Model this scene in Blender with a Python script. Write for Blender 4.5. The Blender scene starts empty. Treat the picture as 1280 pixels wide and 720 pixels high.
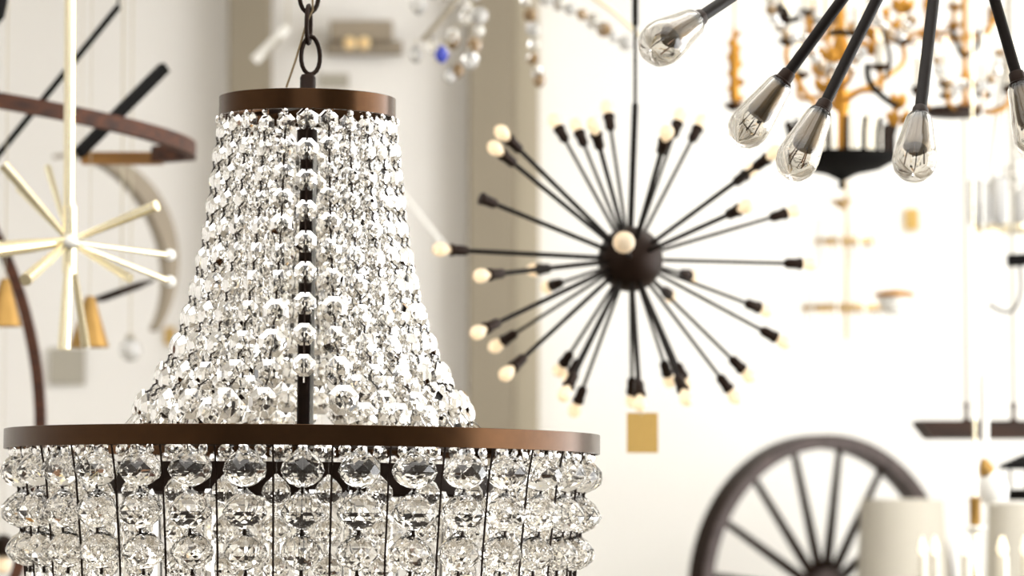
import bpy, math, random
from mathutils import Vector, Matrix, Euler
random.seed(7)
C = bpy.context.scene.collection
PI = math.pi
R = math.radians

# ------------------------------------------------------------------ camera
FPX = 4650.0
PITCH = math.atan((666 - 360) / FPX)
EYE = Vector((0, 0, 1.65))
CEIL = 3.3

def P(px, py, D):
    """Point of the plane y = D that projects to pixel (px, py) of the 1280x720 frame."""
    x, z = (px - 640) / FPX, (360 - py) / FPX
    dy = math.cos(PITCH) - z * math.sin(PITCH)
    dz = math.sin(PITCH) + z * math.cos(PITCH)
    return Vector((EYE.x + x / dy * D, D, EYE.z + dz / dy * D))

def S(px, D):
    return px * D / FPX

# ------------------------------------------------------------------ materials
def srgb(r, g, b):
    f = lambda c: (c / 255 / 12.92) if c / 255 <= 0.04045 else ((c / 255 + 0.055) / 1.055) ** 2.4
    return (f(r), f(g), f(b), 1)

def mat(name, col, rough=0.5, metal=0.0, trans=0.0, ior=1.5, emit=None, estr=0.0, var=0.12, scale=30, bump=0.0, rvar=0.0, coat=0.0):
    m = bpy.data.materials.new(name); m.use_nodes = True
    nt = m.node_tree; b = nt.nodes['Principled BSDF']
    b.inputs['Roughness'].default_value = rough
    b.inputs['Metallic'].default_value = metal
    b.inputs['IOR'].default_value = ior
    b.inputs['Transmission Weight'].default_value = trans
    b.inputs['Coat Weight'].default_value = coat
    tc = nt.nodes.new('ShaderNodeTexCoord')
    nz = nt.nodes.new('ShaderNodeTexNoise'); nz.inputs['Scale'].default_value = scale
    nz.inputs['Detail'].default_value = 4
    nt.links.new(tc.outputs['Object'], nz.inputs['Vector'])
    mx = nt.nodes.new('ShaderNodeMix'); mx.data_type = 'RGBA'
    mx.inputs['A'].default_value = tuple(c * (1 - var) for c in col[:3]) + (1,)
    mx.inputs['B'].default_value = tuple(min(1, c * (1 + var)) for c in col[:3]) + (1,)
    nt.links.new(nz.outputs['Fac'], mx.inputs['Factor'])
    nt.links.new(mx.outputs['Result'], b.inputs['Base Color'])
    if bump:
        bp = nt.nodes.new('ShaderNodeBump'); bp.inputs['Strength'].default_value = bump
        bp.inputs['Distance'].default_value = 0.002
        nt.links.new(nz.outputs['Fac'], bp.inputs['Height']); nt.links.new(bp.outputs['Normal'], b.inputs['Normal'])
    if 'black' in name or name in ('iron', 'bronze_dark'): b.inputs['Specular IOR Level'].default_value = 0.15
    if emit:
        b.inputs['Emission Color'].default_value = emit; b.inputs['Emission Strength'].default_value = estr
    return m

def wood(name, c1, c2, scale=6, rough=0.45, axis='X'):
    m = mat(name, c1, rough)
    nt = m.node_tree; b = nt.nodes['Principled BSDF']
    tc = nt.nodes.new('ShaderNodeTexCoord'); mp = nt.nodes.new('ShaderNodeMapping')
    mp.inputs['Scale'].default_value = {'X': (1, 8, 8), 'Y': (8, 1, 8), 'Z': (8, 8, 1)}[axis]
    nz = nt.nodes.new('ShaderNodeTexNoise'); nz.inputs['Scale'].default_value = scale; nz.inputs['Detail'].default_value = 8
    cr = nt.nodes.new('ShaderNodeValToRGB')
    cr.color_ramp.elements[0].color = c1; cr.color_ramp.elements[1].color = c2
    cr.color_ramp.elements[0].position = 0.35; cr.color_ramp.elements[1].position = 0.65
    nt.links.new(tc.outputs['Object'], mp.inputs['Vector']); nt.links.new(mp.outputs['Vector'], nz.inputs['Vector'])
    nt.links.new(nz.outputs['Fac'], cr.inputs['Fac']); nt.links.new(cr.outputs['Color'], b.inputs['Base Color'])
    return m

M = {}
M['crystal'] = mat('crystal', (0.97, 0.955, 0.925, 1), 0.0, 0, 1.0, 1.52, var=0.0)
M['bulb_clear'] = mat('bulb_clear', (0.84, 0.82, 0.78, 1), 0.0, 0, 1.0, 1.45, var=0.0)
M['bulb_core'] = mat('bulb_core', srgb(118, 96, 62), 0.35, 0.5)
M['bulb_warm'] = mat('bulb_warm', (1, 0.84, 0.64, 1), 0.1, 0, 0.6, 1.4, var=0.02, emit=(1, .74, .45, 1), estr=0.5)
M['bronze'] = mat('bronze', srgb(66, 44, 25), 0.24, 0.9, var=0.25, scale=60)
M['bronze_dark'] = mat('bronze_dark', srgb(34, 21, 13), 0.45, 0.3, var=0.25, scale=80)
M['iron'] = mat('iron', srgb(20, 14, 10), 0.5, 0.2, var=0.2, scale=60)
M['black'] = mat('black', srgb(12, 10, 9), 0.8, 0.0, var=0.2)
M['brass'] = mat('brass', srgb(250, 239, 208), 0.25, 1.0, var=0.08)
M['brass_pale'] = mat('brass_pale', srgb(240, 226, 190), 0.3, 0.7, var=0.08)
M['gold'] = mat('gold', srgb(186, 132, 52), 0.35, 0.8, var=0.2, scale=50)
M['antique_gold'] = mat('antique_gold', srgb(168, 132, 74), 0.4, 0.85, var=0.2, scale=50)
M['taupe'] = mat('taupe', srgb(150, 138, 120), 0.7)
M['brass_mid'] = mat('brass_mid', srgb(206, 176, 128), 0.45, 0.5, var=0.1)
M['dim_bulb'] = mat('dim_bulb', srgb(214, 184, 130), 0.3, emit=(1, .75, .42, 1), estr=0.35)
M['lit_glass'] = mat('lit_glass', srgb(250, 244, 228), 0.3, emit=(1, .9, .74, 1), estr=0.9)
M['candle'] = mat('candle', srgb(250, 244, 228), 0.5, 0, var=0.03)
M['flame_bulb'] = mat('flame_bulb', srgb(255, 244, 220), 0.3, 0, emit=(1, 0.86, 0.62, 1), estr=1.6)
M['opal'] = mat('opal', srgb(250, 248, 242), 0.2, 0, var=0.02)
M['opal_glass'] = mat('opal_glass', (1, 0.99, 0.97, 1), 0.15, 0, 0.6, 1.4, var=0.0)
M['wall_white'] = mat('wall_white', srgb(244, 242, 237), 0.85, var=0.015, scale=3, bump=0.1)
M['wall_cream'] = mat('wall_cream', srgb(238, 235, 230), 0.85, var=0.02, scale=2, bump=0.1)
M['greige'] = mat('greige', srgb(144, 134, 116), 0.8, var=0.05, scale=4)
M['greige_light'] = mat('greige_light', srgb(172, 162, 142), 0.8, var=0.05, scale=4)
M['ceiling'] = mat('ceiling_paint', srgb(246, 244, 238), 0.9, var=0.01)
M['floor'] = wood('floor_wood', srgb(128, 120, 108), srgb(150, 142, 128), 3, 0.45, 'Y')
M['walnut'] = wood('walnut', srgb(50, 26, 15), srgb(88, 48, 25), 10, 0.75)
M['tan_wood'] = wood('tan_wood', srgb(128, 86, 30), srgb(160, 112, 48), 10, 0.5)
M['wheel_wood'] = wood('wheel_wood', srgb(54, 44, 42), srgb(88, 76, 74), 12, 0.6, 'Z')
M['dark_wood'] = wood('dark_wood', srgb(34, 18, 8), srgb(56, 31, 14), 10, 0.7)
M['kraft'] = mat('kraft', srgb(196, 160, 88), 0.8, var=0.06, scale=120)
M['kraft_grey'] = mat('kraft_grey', srgb(172, 166, 152), 0.8, var=0.06, scale=120)
M['string'] = mat('string', srgb(200, 190, 165), 0.9)
M['linen'] = mat('linen', srgb(196, 190, 176), 0.9, var=0.05, scale=200, bump=0.2)
M['blue_crystal'] = mat('blue_crystal', (0.08, 0.12, 0.85, 1), 0.05, 0, 0.5, 1.5, var=0.05)
M['amber_crystal'] = mat('amber_crystal', (0.42, 0.27, 0.13, 1), 0.1, 0, 0.4, 1.5, var=0.1)
M['cord'] = mat('cord', srgb(120, 100, 66), 0.6)
M['white_paint'] = mat('white_paint', srgb(240, 238, 232), 0.5)
M['sky_pane'] = mat('sky_pane', (0.9, 0.95, 1, 1), 0.3, emit=(0.97, 0.98, 1.0, 1), estr=10.0)

# ------------------------------------------------------------------ mesh builder
def basis(d):
    d = Vector(d).normalized()
    u = Vector((0, 0, 1)) if abs(d.z) < 0.9 else Vector((1, 0, 0))
    a = d.cross(u).normalized(); b = d.cross(a).normalized()
    return a, b, d

class MB:
    def __init__(s): s.v = []; s.f = []
    def rings(s, rs, cap0=True, cap1=True, closed=False):
        i0 = len(s.v); n = len(rs[0])
        for r in rs: s.v += [Vector(p) for p in r]
        m = len(rs)
        for k in range(m if closed else m - 1):
            a = i0 + k * n; b = i0 + ((k + 1) % m) * n
            for j in range(n):
                j2 = (j + 1) % n
                s.f.append((a + j, a + j2, b + j2, b + j))
        if not closed:
            if cap0: s.f.append(tuple(i0 + j for j in reversed(range(n))))
            if cap1: s.f.append(tuple(i0 + (m - 1) * n + j for j in range(n)))
        return s
    def tube(s, pts, r, n=10, closed=False):
        pts = [Vector(p) for p in pts]; m = len(pts)
        rr = r if isinstance(r, (list, tuple)) else [r] * m
        rs = []; pa = None
        for i, p in enumerate(pts):
            if closed: t = pts[(i + 1) % m] - pts[i - 1]
            else: t = pts[min(i + 1, m - 1)] - pts[max(i - 1, 0)]
            t.normalize()
            if pa is None: a, b, _ = basis(t)
            else:
                a = pa - t * pa.dot(t)
                if a.length < 1e-6: a, b, _ = basis(t)
                a.normalize(); b = t.cross(a)
            if pa is None: b = t.cross(a)
            pa = a
            rs.append([p + (a * math.cos(2 * PI * k / n) + b * math.sin(2 * PI * k / n)) * rr[i] for k in range(n)])
        return s.rings(rs, closed=closed)
    def lathe(s, prof, o=(0, 0, 0), d=(0, 0, 1), n=24, cap=True, closed=False, xd=None):
        """prof: (radius, height along d)"""
        o = Vector(o); a, b, d = basis(d)
        b = d.cross(a)
        rs = []
        for r, h in prof:
            r = max(r, 1e-5)
            rs.append([o + d * h + (a * math.cos(2 * PI * (k + .5) / n) + b * math.sin(2 * PI * (k + .5) / n)) * r for k in range(n)])
        return s.rings(rs, cap, cap, closed)
    def band(s, o, ri, ro, z0, z1, n=96):
        """square section ring about z, with softened edges"""
        e = min(ro - ri, z1 - z0) * 0.15
        return s.lathe([(ri, z0 + e), (ri + e, z0), (ro - e, z0), (ro, z0 + e), (ro, z1 - e), (ro - e, z1), (ri + e, z1), (ri, z1 - e)], o, (0, 0, 1), n, closed=True)
    def ball(s, o, r, n=14, m=8, sz=1.0, d=(0, 0, 1)):
        return s.lathe([(r * math.sin(PI * k / m), -r * sz * math.cos(PI * k / m)) for k in range(m + 1)], o, d, n)
    def box(s, o, sx, sy, sz, rot=None, e=0.0):
        o = Vector(o); m = rot or Matrix.Identity(3)
        rs = []
        e = e or min(sx, sy, sz) * 0.06
        def rect(ax, ay, z): return [o + m @ Vector((x, y, z)) for x, y in
            ((-ax + e, -ay), (ax - e, -ay), (ax, -ay + e), (ax, ay - e), (ax - e, ay), (-ax + e, ay), (-ax, ay - e), (-ax, -ay + e))]
        hx, hy, hz = sx / 2, sy / 2, sz / 2
        return s.rings([rect(hx - e, hy - e, -hz), rect(hx, hy, -hz + e), rect(hx, hy, hz - e), rect(hx - e, hy - e, hz)])
    def build(s, name, m, parent=None, smooth=False, world=True):
        off = Vector((0, 0, 0))
        if parent is not None and world:
            q = parent
            while q is not None:
                off += q.location; q = q.parent
        me = bpy.data.meshes.new(name)
        me.from_pydata([tuple(v - off) for v in s.v], [], s.f)
        me.validate(); me.update()
        if smooth:
            me.polygons.foreach_set('use_smooth', [True] * len(me.polygons))
            try: me.set_sharp_from_angle(angle=R(40))
            except Exception: pass
        me.materials.append(M[m])
        o = bpy.data.objects.new(name, me); C.objects.link(o)
        o.parent = parent
        return o

def tag(o, label, cat, group=None, kind=None):
    o['label'] = label; o['category'] = cat
    if group: o['group'] = group
    if kind: o['kind'] = kind
    return o

def thing(name, label, cat, loc, group=None):
    o = bpy.data.objects.new(name, None); C.objects.link(o)
    o.empty_display_size = 0.05; o.location = loc
    return tag(o, label, cat, group)

def struct(o):
    o['kind'] = 'structure'; return o

# ------------------------------------------------------------------ the room
XL, XR, YB, YF = -3.4, 3.4, 9.0, -2.2
struct(MB().box(((XL + XR) / 2, (YB + YF) / 2, -0.05), XR - XL + .4, YB - YF + .4, 0.1).build('floor', 'floor'))
struct(MB().box(((XL + XR) / 2, (YB + YF) / 2, CEIL + 0.05), XR - XL + .4, YB - YF + .4, 0.1).build('ceiling', 'ceiling'))
xsplit = P(655, 300, YB).x
struct(MB().box(((XL + xsplit) / 2, YB + 0.06, CEIL / 2), xsplit - XL, 0.12, CEIL).build('wall_back', 'wall_cream'))
struct(MB().box(((XR + xsplit) / 2, YB + 0.06, CEIL / 2), XR - xsplit, 0.12, CEIL).build('wall_back.001', 'wall_white'))
struct(MB().box((XL - 0.06, (YB + YF) / 2, CEIL / 2), 0.12, YB - YF, CEIL).build('wall_left', 'wall_cream'))
# right wall with a tall window opening between y 2.6 and 6.6
wy0, wy1, wz0, wz1 = 2.2, 6.9, 0.7, 3.0
wr = MB()
wr.box((XR + .06, (YF + wy0) / 2, CEIL / 2), .12, wy0 - YF, CEIL)
wr.box((XR + .06, (wy1 + YB) / 2, CEIL / 2), .12, YB - wy1, CEIL)
wr.box((XR + .06, (wy0 + wy1) / 2, wz0 / 2), .12, wy1 - wy0, wz0)
wr.box((XR + .06, (wy0 + wy1) / 2, (wz1 + CEIL) / 2), .12, wy1 - wy0, CEIL - wz1)
struct(wr.build('wall_right', 'wall_white'))
wf = MB()
for k in range(4):
    wf.box((XR + .03, wy0 + .03 + (wy1 - wy0 - .06) * k / 3, (wz0 + wz1) / 2), .07, .06, wz1 - wz0)
for z in (wz0 + .03, 1.9, wz1 - .03):
    wf.box((XR + .03, (wy0 + wy1) / 2, z), .06, wy1 - wy0, .06)
win = struct(wf.build('window_1', 'white_paint'))
MB().box((XR + .07, (wy0 + wy1) / 2, (wz0 + wz1) / 2), .01, wy1 - wy0, wz1 - wz0).build('pane', 'sky_pane', win)

# pillars on the back wall
def pillar(x0, x1, depth, m, name):
    a, b = P(x0, 300, YB - depth).x, P(x1, 300, YB - depth).x
    return struct(MB().box(((a + b) / 2, YB - depth / 2, CEIL / 2), b - a, depth, CEIL, e=.004).build(name, m))
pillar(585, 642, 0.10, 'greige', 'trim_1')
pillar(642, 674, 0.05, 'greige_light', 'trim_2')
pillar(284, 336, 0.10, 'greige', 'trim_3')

# ------------------------------------------------------------------ main crystal chandelier
D0 = 3.75
s0 = D0 / FPX
ax = P(379, 541, D0)
ch = thing('crystal_chandelier', 'large sharp chandelier of clear crystal strands between two bronze rings', 'chandelier', ax)
ch.rotation_euler = (0, R(0.55), R(3.2))
Zt = P(379, 123, D0).z - ax.z            # top of the upper ring, local
def LZ(py, rad=0.0):                      # local height seen at pixel row py, on the near side at radius rad (m)
    return P(379, py, D0 - rad).z - ax.z
def loc(th, r, z):                        # th = 0 faces the camera
    return Vector((math.sin(th) * r, -math.cos(th) * r, z))

RB, RT = 371 * s0, 111 * s0
MB().band((0, 0, 0), RB - 3.0 * s0, RB, -24 * s0, 0, 160).build('lower_ring', 'bronze', ch, True, False)
MB().band((0, 0, 0), RT - 3.0 * s0, RT, Zt - 25 * s0, Zt, 96).build('upper_ring', 'bronze', ch, True, False)
zi = LZ(577, 265 * s0)
MB().band((0, 0, 0), 262 * s0, 265 * s0, zi - 36 * s0, zi, 128).build('inner_ring', 'bronze_dark', ch, True, False)
# crossbars and central stem
for th in (0.5, 0.5 + PI / 2):
    m = MB(); a, b = loc(th, RT - 2 * s0, Zt - 8 * s0), loc(th + PI, RT - 2 * s0, Zt - 8 * s0)
    m.box((a + b) / 2, (b - a).length, 12 * s0, 4 * s0, Matrix.Rotation(math.atan2((b - a).y, (b - a).x), 3, 'Z')).build('crossbar', 'bronze_dark', ch, False, False)
for k in range(3):
    th = 0.35 + k * 2 * PI / 3
    a, b = loc(th, 0, -14 * s0), loc(th, RB - 3 * s0, -14 * s0)
    MB().tube([a, b], 3 * s0, 8).build('spider_arm', 'bronze_dark', ch, True, False)
st = MB().lathe([(8.5 * s0, -110 * s0), (8.5 * s0, Zt - 60 * s0), (13 * s0, Zt - 58 * s0), (13 * s0, Zt - 40 * s0), (8.5 * s0, Zt - 38 * s0), (8.5 * s0, Zt + 2 * s0)], n=20)
st.build('stem', 'bronze_dark', ch, True, False)
MB().lathe([(2, -40), (24, -36), (30, -26), (30, -4), (26, 0)] and [(2 * s0, Zt - 2 * s0), (34 * s0, Zt - 2 * s0), (34 * s0, Zt + 1 * s0), (14 * s0, Zt + 3 * s0), (10 * s0, Zt + 8 * s0), (10 * s0, Zt + 26 * s0), (8 * s0, Zt + 30 * s0)], n=24).build('stem_cap', 'bronze_dark', ch, True, False)

def octagon(mb, c, out, up, r, t, n=8, twist=0.0):
    """faceted octagonal bead: axis = out"""
    out = Vector(out).normalized(); up = Vector(up); up = (up - out * up.dot(out)).normalized()
    side = out.cross(up)
    if twist:
        q = Matrix.Rotation(twist, 3, up); out = q @ out; side = q @ side
    rs = []
    for rr, h in ((0.30, -t * .95), (0.62, -t * .72), (1.0, -t * .12), (1.0, t * .12), (0.62, t * .72), (0.30, t * .95)):
        o2 = PI / n
        rs.append([c + out * h + (side * math.cos(2 * PI * k / n + o2) + up * math.sin(2 * PI * k / n + o2)) * (r * rr) for k in range(n)])
    return mb.rings(rs)

prof = [(143, 103), (160, 107), (180, 111), (200, 113), (240, 117), (280, 121), (320, 128), (360, 136), (400, 147), (440, 161), (480, 180), (510, 202), (536, 224)]
def rad(y):
    for (a, ra), (b, rb) in zip(prof, prof[1:]):
        if y <= b: return ra + (rb - ra) * (y - a) / (b - a)
    return prof[-1][1]

def bead_strand(th, dr, y0, yend, own, n_out):
    pos = []; y = y0
    dm = 27
    while True:
        dia = 26 + 14 * max(0, (y - 200) / 330) + random.uniform(-1, 1)
        if y + dia * .25 > yend: break
        pos.append((y, dia))
        # advance by arc length
        adv = dia * 1.0 + 5; step = 1.0; yy = y; L = 0
        while L < adv:
            L += math.hypot(step, rad(yy + step) - rad(yy)); yy += step
        y = yy
    if th == 0: pos = [(158 + 38.3 * q, 29) for q in range(9)]
    pt = lambda yy: loc(th, (rad(yy) - dr) * s0, (541 - yy) * s0)
    mb = MB()
    ys = [144 + 6 * k for k in range(int((yend - 144) / 6) + 1)]
    mb.tube([pt(q) for q in ys], 0.9 * s0, 5)
    beads = []; lk = MB(); lp = []
    for i, (yy, dia) in enumerate(pos):
        up = (pt(yy - 4) - pt(yy + 4)).normalized()
        out = loc(th, 1, 0)
        c = pt(yy); tw = random.uniform(-.25, .25) if th else random.uniform(-.08, .08)
        t = MB() if own else mb
        octagon(t, c, out, up, dia / 2 * s0, dia * .27 * s0, 8, tw)
        if own: beads.append(t)
        if i + 1 < len(pos):     # small link bead
            y2, d2 = pos[i + 1]
            cm = (pt(yy) - up * dia * .5 * s0 + pt(y2) + up * d2 * .5 * s0) / 2
            if th: mb.ball(cm, 4.0 * s0, 8, 5)
            lp += [(pt(yy) - out * dia * .3 * s0, .5 * s0), (pt(yy) - up * dia * .36 * s0 + out * dia * .16 * s0, 1.3 * s0), (cm + out * 1.5 * s0, 1.5 * s0), (pt(y2) + up * d2 * .36 * s0 + out * d2 * .16 * s0, 1.3 * s0)]
    # top clip bead
    octagon(mb, loc(th, 113 * s0, (541 - 150) * s0) if not n_out else pt(152), loc(th, 1, 0), (0, 0, 1), 4.2 * s0, 3 * s0, 6, random.uniform(-.4, .4))
    o = mb.build('bead_strand', 'crystal', ch, False, False)
    lk.tube([p for p, _ in lp], [q for _, q in lp], 5)
    lk.build('pin', 'bronze_dark', o, True, False)
    for t in beads: t.build('octagon_bead', 'crystal', o, False, False)
    return o
NT = 26
for k in range(NT):
    a = 2 * PI * k / NT
    w = min(k, NT - k)
    bead_strand(a, 0, 164 + (0 if k == 0 else random.uniform(-5, 5)), 486 if k == 0 else 540, w <= 4, False)
for k in range(NT):
    a = 2 * PI * (k + .5) / NT
    if k in (0, NT - 1): continue
    bead_strand(a, 15, 178 + random.uniform(-6, 6), 538, False, True)

# lower tier
def faceted_ball(mb, c, rx, rz, n=12, rot=0.0):
    lv = [(0.08, 1.14), (0.34, .90), (0.66, .62), (0.92, .22), (1.0, -.14), (0.88, -.50), (0.60, -.80), (0.28, -.97), (0.08, -1.06)]
    i0 = len(mb.v)
    for i, (a, h) in enumerate(lv):
        o2 = rot + PI / n * (i % 2)
        mb.v += [c + Vector((math.cos(2 * PI * k / n + o2) * rx * a, math.sin(2 * PI * k / n + o2) * rx * a, rz * h)) for k in range(n)]
    for i in range(len(lv) - 1):
        a, b = i0 + i * n, i0 + (i + 1) * n
        for k in range(n):
            k2 = (k + 1) % n
            if i % 2 == 0: mb.f += [(a + k, b + k, a + k2), (a + k2, b + k, b + k2)]
            else: mb.f += [(a + k, b + k, b + k2), (a + k, b + k2, a + k2)]
    mb.f += [tuple(i0 + k for k in range(n)), tuple(i0 + (len(lv) - 1) * n + k for k in reversed(range(n)))]
NL = 33
rows = [(591, 350), (640, 348), (687, 340)]
for k in range(NL):
    th = 2 * PI * k / NL
    mb = MB(); lz = lambda yy: (541 - yy) * s0
    pts = [loc(th, 367 * s0, lz(556)), loc(th, 366 * s0, lz(575)), loc(th, 364 * s0, lz(640)), loc(th, 355 * s0, lz(690)), loc(th, 348 * s0, lz(722))]
    octagon(mb, loc(th, 362 * s0, lz(569)), loc(th, 1, 0), (0, 0, 1), 6.5 * s0, 3.5 * s0, 6, random.uniform(-.5, .5))
    for dth in (-.055, .055):   # little link beads beside the clip
        octagon(mb, loc(th + dth, 360 * s0, lz(570)), loc(th, 1, 0), (0, 0, 1), 8.5 * s0, 4 * s0, 8, random.uniform(-.6, .6))
    strand = mb.build('crystal_strand', 'crystal', ch, False, False)
    pq = [(loc(th, 364 * s0, lz(557)), 1.6), (loc(th, 352 * s0, lz(572)), 2.2)]
    for yy, rr in rows:
        pq += [(loc(th, (rr - 27) * s0, lz(yy)), .4), (loc(th, rr * s0, lz(yy + 20)), 1.6), (loc(th, rr * s0, lz(yy + 29)), 2.4)]
    pin = MB().tube([p for p, _ in pq], [q * s0 for _, q in pq], 6)
    pin.build('pin', 'bronze_dark', strand, True, False)
    for yy, rr in rows:
        b = MB(); faceted_ball(b, loc(th, rr * s0, lz(yy)), 26.5 * s0 * random.uniform(.96, 1.03), 22 * s0, 9, random.uniform(0, .6))
        b.build('crystal_drop', 'crystal', strand, False, False)
    b = MB().lathe([(1.5 * s0, 0), (6 * s0, -6 * s0), (6 * s0, -110 * s0), (2 * s0, -122 * s0)], loc(th, 336 * s0, lz(711)), (0, 0, 1), 6)
    b.build('prism', 'crystal', strand, False, False)
for k in range(NL):
    th = 2 * PI * (k + .5) / NL
    MB().tube([loc(th, 362 * s0, -22 * s0), loc(th, 354 * s0, -60 * s0), loc(th, 344 * s0, -150 * s0), loc(th, 339 * s0, -230 * s0)], 1.4 * s0, 6).build('support_wire', 'bronze_dark', ch, True, False)
MB().band((0, 0, 0), 337 * s0, 341 * s0, -238 * s0, -228 * s0, 120).build('bottom_ring', 'bronze', ch, True, False)
for k in range(NL):     # second, staggered layer of smaller drops
    th = 2 * PI * (k + .5) / NL
    mb = MB(); lz = lambda yy: (541 - yy) * s0
    for yy, rr in ((617, 318), (662, 314), (706, 308)):
        faceted_ball(mb, loc(th, rr * s0, lz(yy)), 17 * s0 * random.uniform(.95, 1.05), 17 * s0, 9, random.uniform(0, .6))
    mb.tube([loc(th, 320 * s0, lz(560)), loc(th, 318 * s0, lz(640)), loc(th, 308 * s0, lz(740))], .8 * s0, 5)
    octagon(mb, loc(th, 320 * s0, lz(572)), loc(th, 1, 0), (0, 0, 1), 9 * s0, 4 * s0, 8, random.uniform(-.6, .6))
    mb.build('inner_crystal_strand', 'crystal', ch, False, False)
MB().tube([Vector((10.5 * s0, -5 * s0, -20 * s0)), Vector((10.5 * s0, -5 * s0, Zt - 60 * s0))], 1.9 * s0, 8).build('clear_cord', 'opal', ch, True, False)
NI = 40
for k in range(NI):
    th = 2 * PI * (k + .3) / NI
    mb = MB()
    octagon(mb, loc(th, 268 * s0, zi - 44 * s0), loc(th, 1, 0), (0, 0, 1), 12 * s0, 6 * s0, 8, random.uniform(-.4, .4))
    mb.lathe([(1.5 * s0, 0), (9 * s0, -8 * s0), (8 * s0, -130 * s0), (2 * s0, -142 * s0)], loc(th, 268 * s0, zi - 56 * s0), (0, 0, 1), 6)
    mb.tube([loc(th, 264 * s0, zi - 20 * s0), loc(th, 268 * s0, zi - 60 * s0)], 1 * s0, 5)
    mb.build('glass_prism', 'crystal', ch, False, False)

# chain of the chandelier, up to the ceiling
def link(mb, c, w, h, r, turn, up=Vector((0, 0, 1))):
    pts = []
    side = Matrix.Rotation(turn, 3, 'Z') @ Vector((1, 0, 0))
    for k in range(20):
        a = 2 * PI * k / 20
        x, z = math.cos(a), math.sin(a)
        pts.append(c + side * (w / 2) * x * (1 - .12 * z) + up * (h / 2 * z))
    mb.tube(pts, r, 8, True)
ztop = Zt + 26 * s0
zl = Zt + 22 * s0 + 17 * s0
k = 0
cz = CEIL - ax.z - .03
H = 46 * s0
# first hanging loop and links (pixel heights: big link centred on row 66)
zc = LZ(69)
while zc < cz - H / 2:
    m = MB(); link(m, Vector(((3.0 if k == 0 else 0) * s0, 0, zc)), 24 * s0, 48 * s0, 2.9 * s0, R(12) if k % 2 == 0 else R(78))
    m.build('chain_link', 'bronze_dark', ch, True, False)
    zc += 39 * s0; k += 1
MB().lathe([(3 * s0, zc - 30 * s0), (8 * s0, cz - 26 * s0), (60 * s0, cz - 12 * s0), (62 * s0, cz + .028)], n=32).build('ceiling_canopy', 'bronze_dark', ch, True, False)
cordp = [Vector(((x - 379) * s0, -3 * s0, LZ(y))) for x, y in ((352, 110), (362, 80), (370, 52), (376, 30), (384, 12), (383, -10), (376, -40), (384, -70), (378, -100), (379, -140))]
cordp.append(Vector((0, 0, cz - .01)))
MB().tube(cordp, 1.5 * s0, 6).build('power_cord', 'cord', ch, True, False)

# ------------------------------------------------------------------ generic hanging rod and canopy
def rod_up(root, base, r, m, canopy=0.05, name='rod'):
    MB().tube([base, Vector((base.x, base.y, CEIL - .02))], r, 10).build(name, m, root, True)
    MB().lathe([(canopy, 0), (canopy, -.012), (canopy * .8, -.02), (r * 1.3, -.026)], (base.x, base.y, CEIL), (0, 0, 1), 28).build('ceiling_canopy', m, root, True)

# ------------------------------------------------------------------ bronze starburst
D1 = 5.0; s1 = D1 / FPX
hub = P(788, 324, D1)
sb = thing('starburst_chandelier', 'round bronze starburst pendant with many bulb tipped arms on a thin rod', 'chandelier', hub)
MB().ball(hub, 41 * s1, 28, 16).build('hub', 'bronze_dark', sb, True)
rd = MB().tube([hub + Vector((0, 0, 30 * s1)), P(794, 130, D1)], 4.2 * s1, 10)
rd.tube([P(794, 132, D1), P(794, 30, D1)], 2.2 * s1, 8)
rd.tube([P(794, 32, D1), P(794, -2, D1)], 4.0 * s1, 8)
rd.build('rod', 'iron', sb, True)
MB().tube([P(794, 0, D1), Vector((P(794, 0, D1).x, D1, CEIL - .01))], 2.2 * s1, 8).build('upper_rod', 'iron', sb, True)
MB().lathe([(.055, 0), (.055, -.012), (.04, -.02), (.004, -.03)], (P(794, 0, D1).x, D1, CEIL), (0, 0, 1), 28).build('ceiling_canopy', 'iron', sb, True)
# (tip x, tip y, depth side, length in px)
tips = [(697, 135, 1, 250), (724, 140, 1, 240), (737, 170, -1, 215), (763, 118, 1, 245), (621, 179, -1, 262), (612, 199, -1, 262), (584, 254, -1, 250),
        (545, 319, -1, 262), (594, 356, -1, 255), (590, 425, -1, 275), (622, 427, 1, 235), (627, 474, -1, 255), (704, 456, 1, 235), (716, 468, 1, 235),
        (700, 500, -1, 245), (722, 510, 1, 238), (795, 497, 1, 232), (795, 512, -1, 245), (843, 470, 1, 236), (863, 474, 1, 236), (854, 505, -1, 240), (923, 494, 1, 240),
        (941, 466, 1, 240), (985, 424, 1, 240), (964, 380, 1, 238), (1018, 323, 1, 250), (855, 128, 1, 245), (828, 184, -1, 235), (882, 135, 1, 250),
        (946, 198, 1, 244), (966, 205, -1, 265), (998, 254, 1, 244), (928, 274, -1, 240), (672, 324, 1, 225), (690, 346, 1, 225), (872, 332, 1, 215), (845, 356, 1, 235), (772, 321, -1, 0)]
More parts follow.
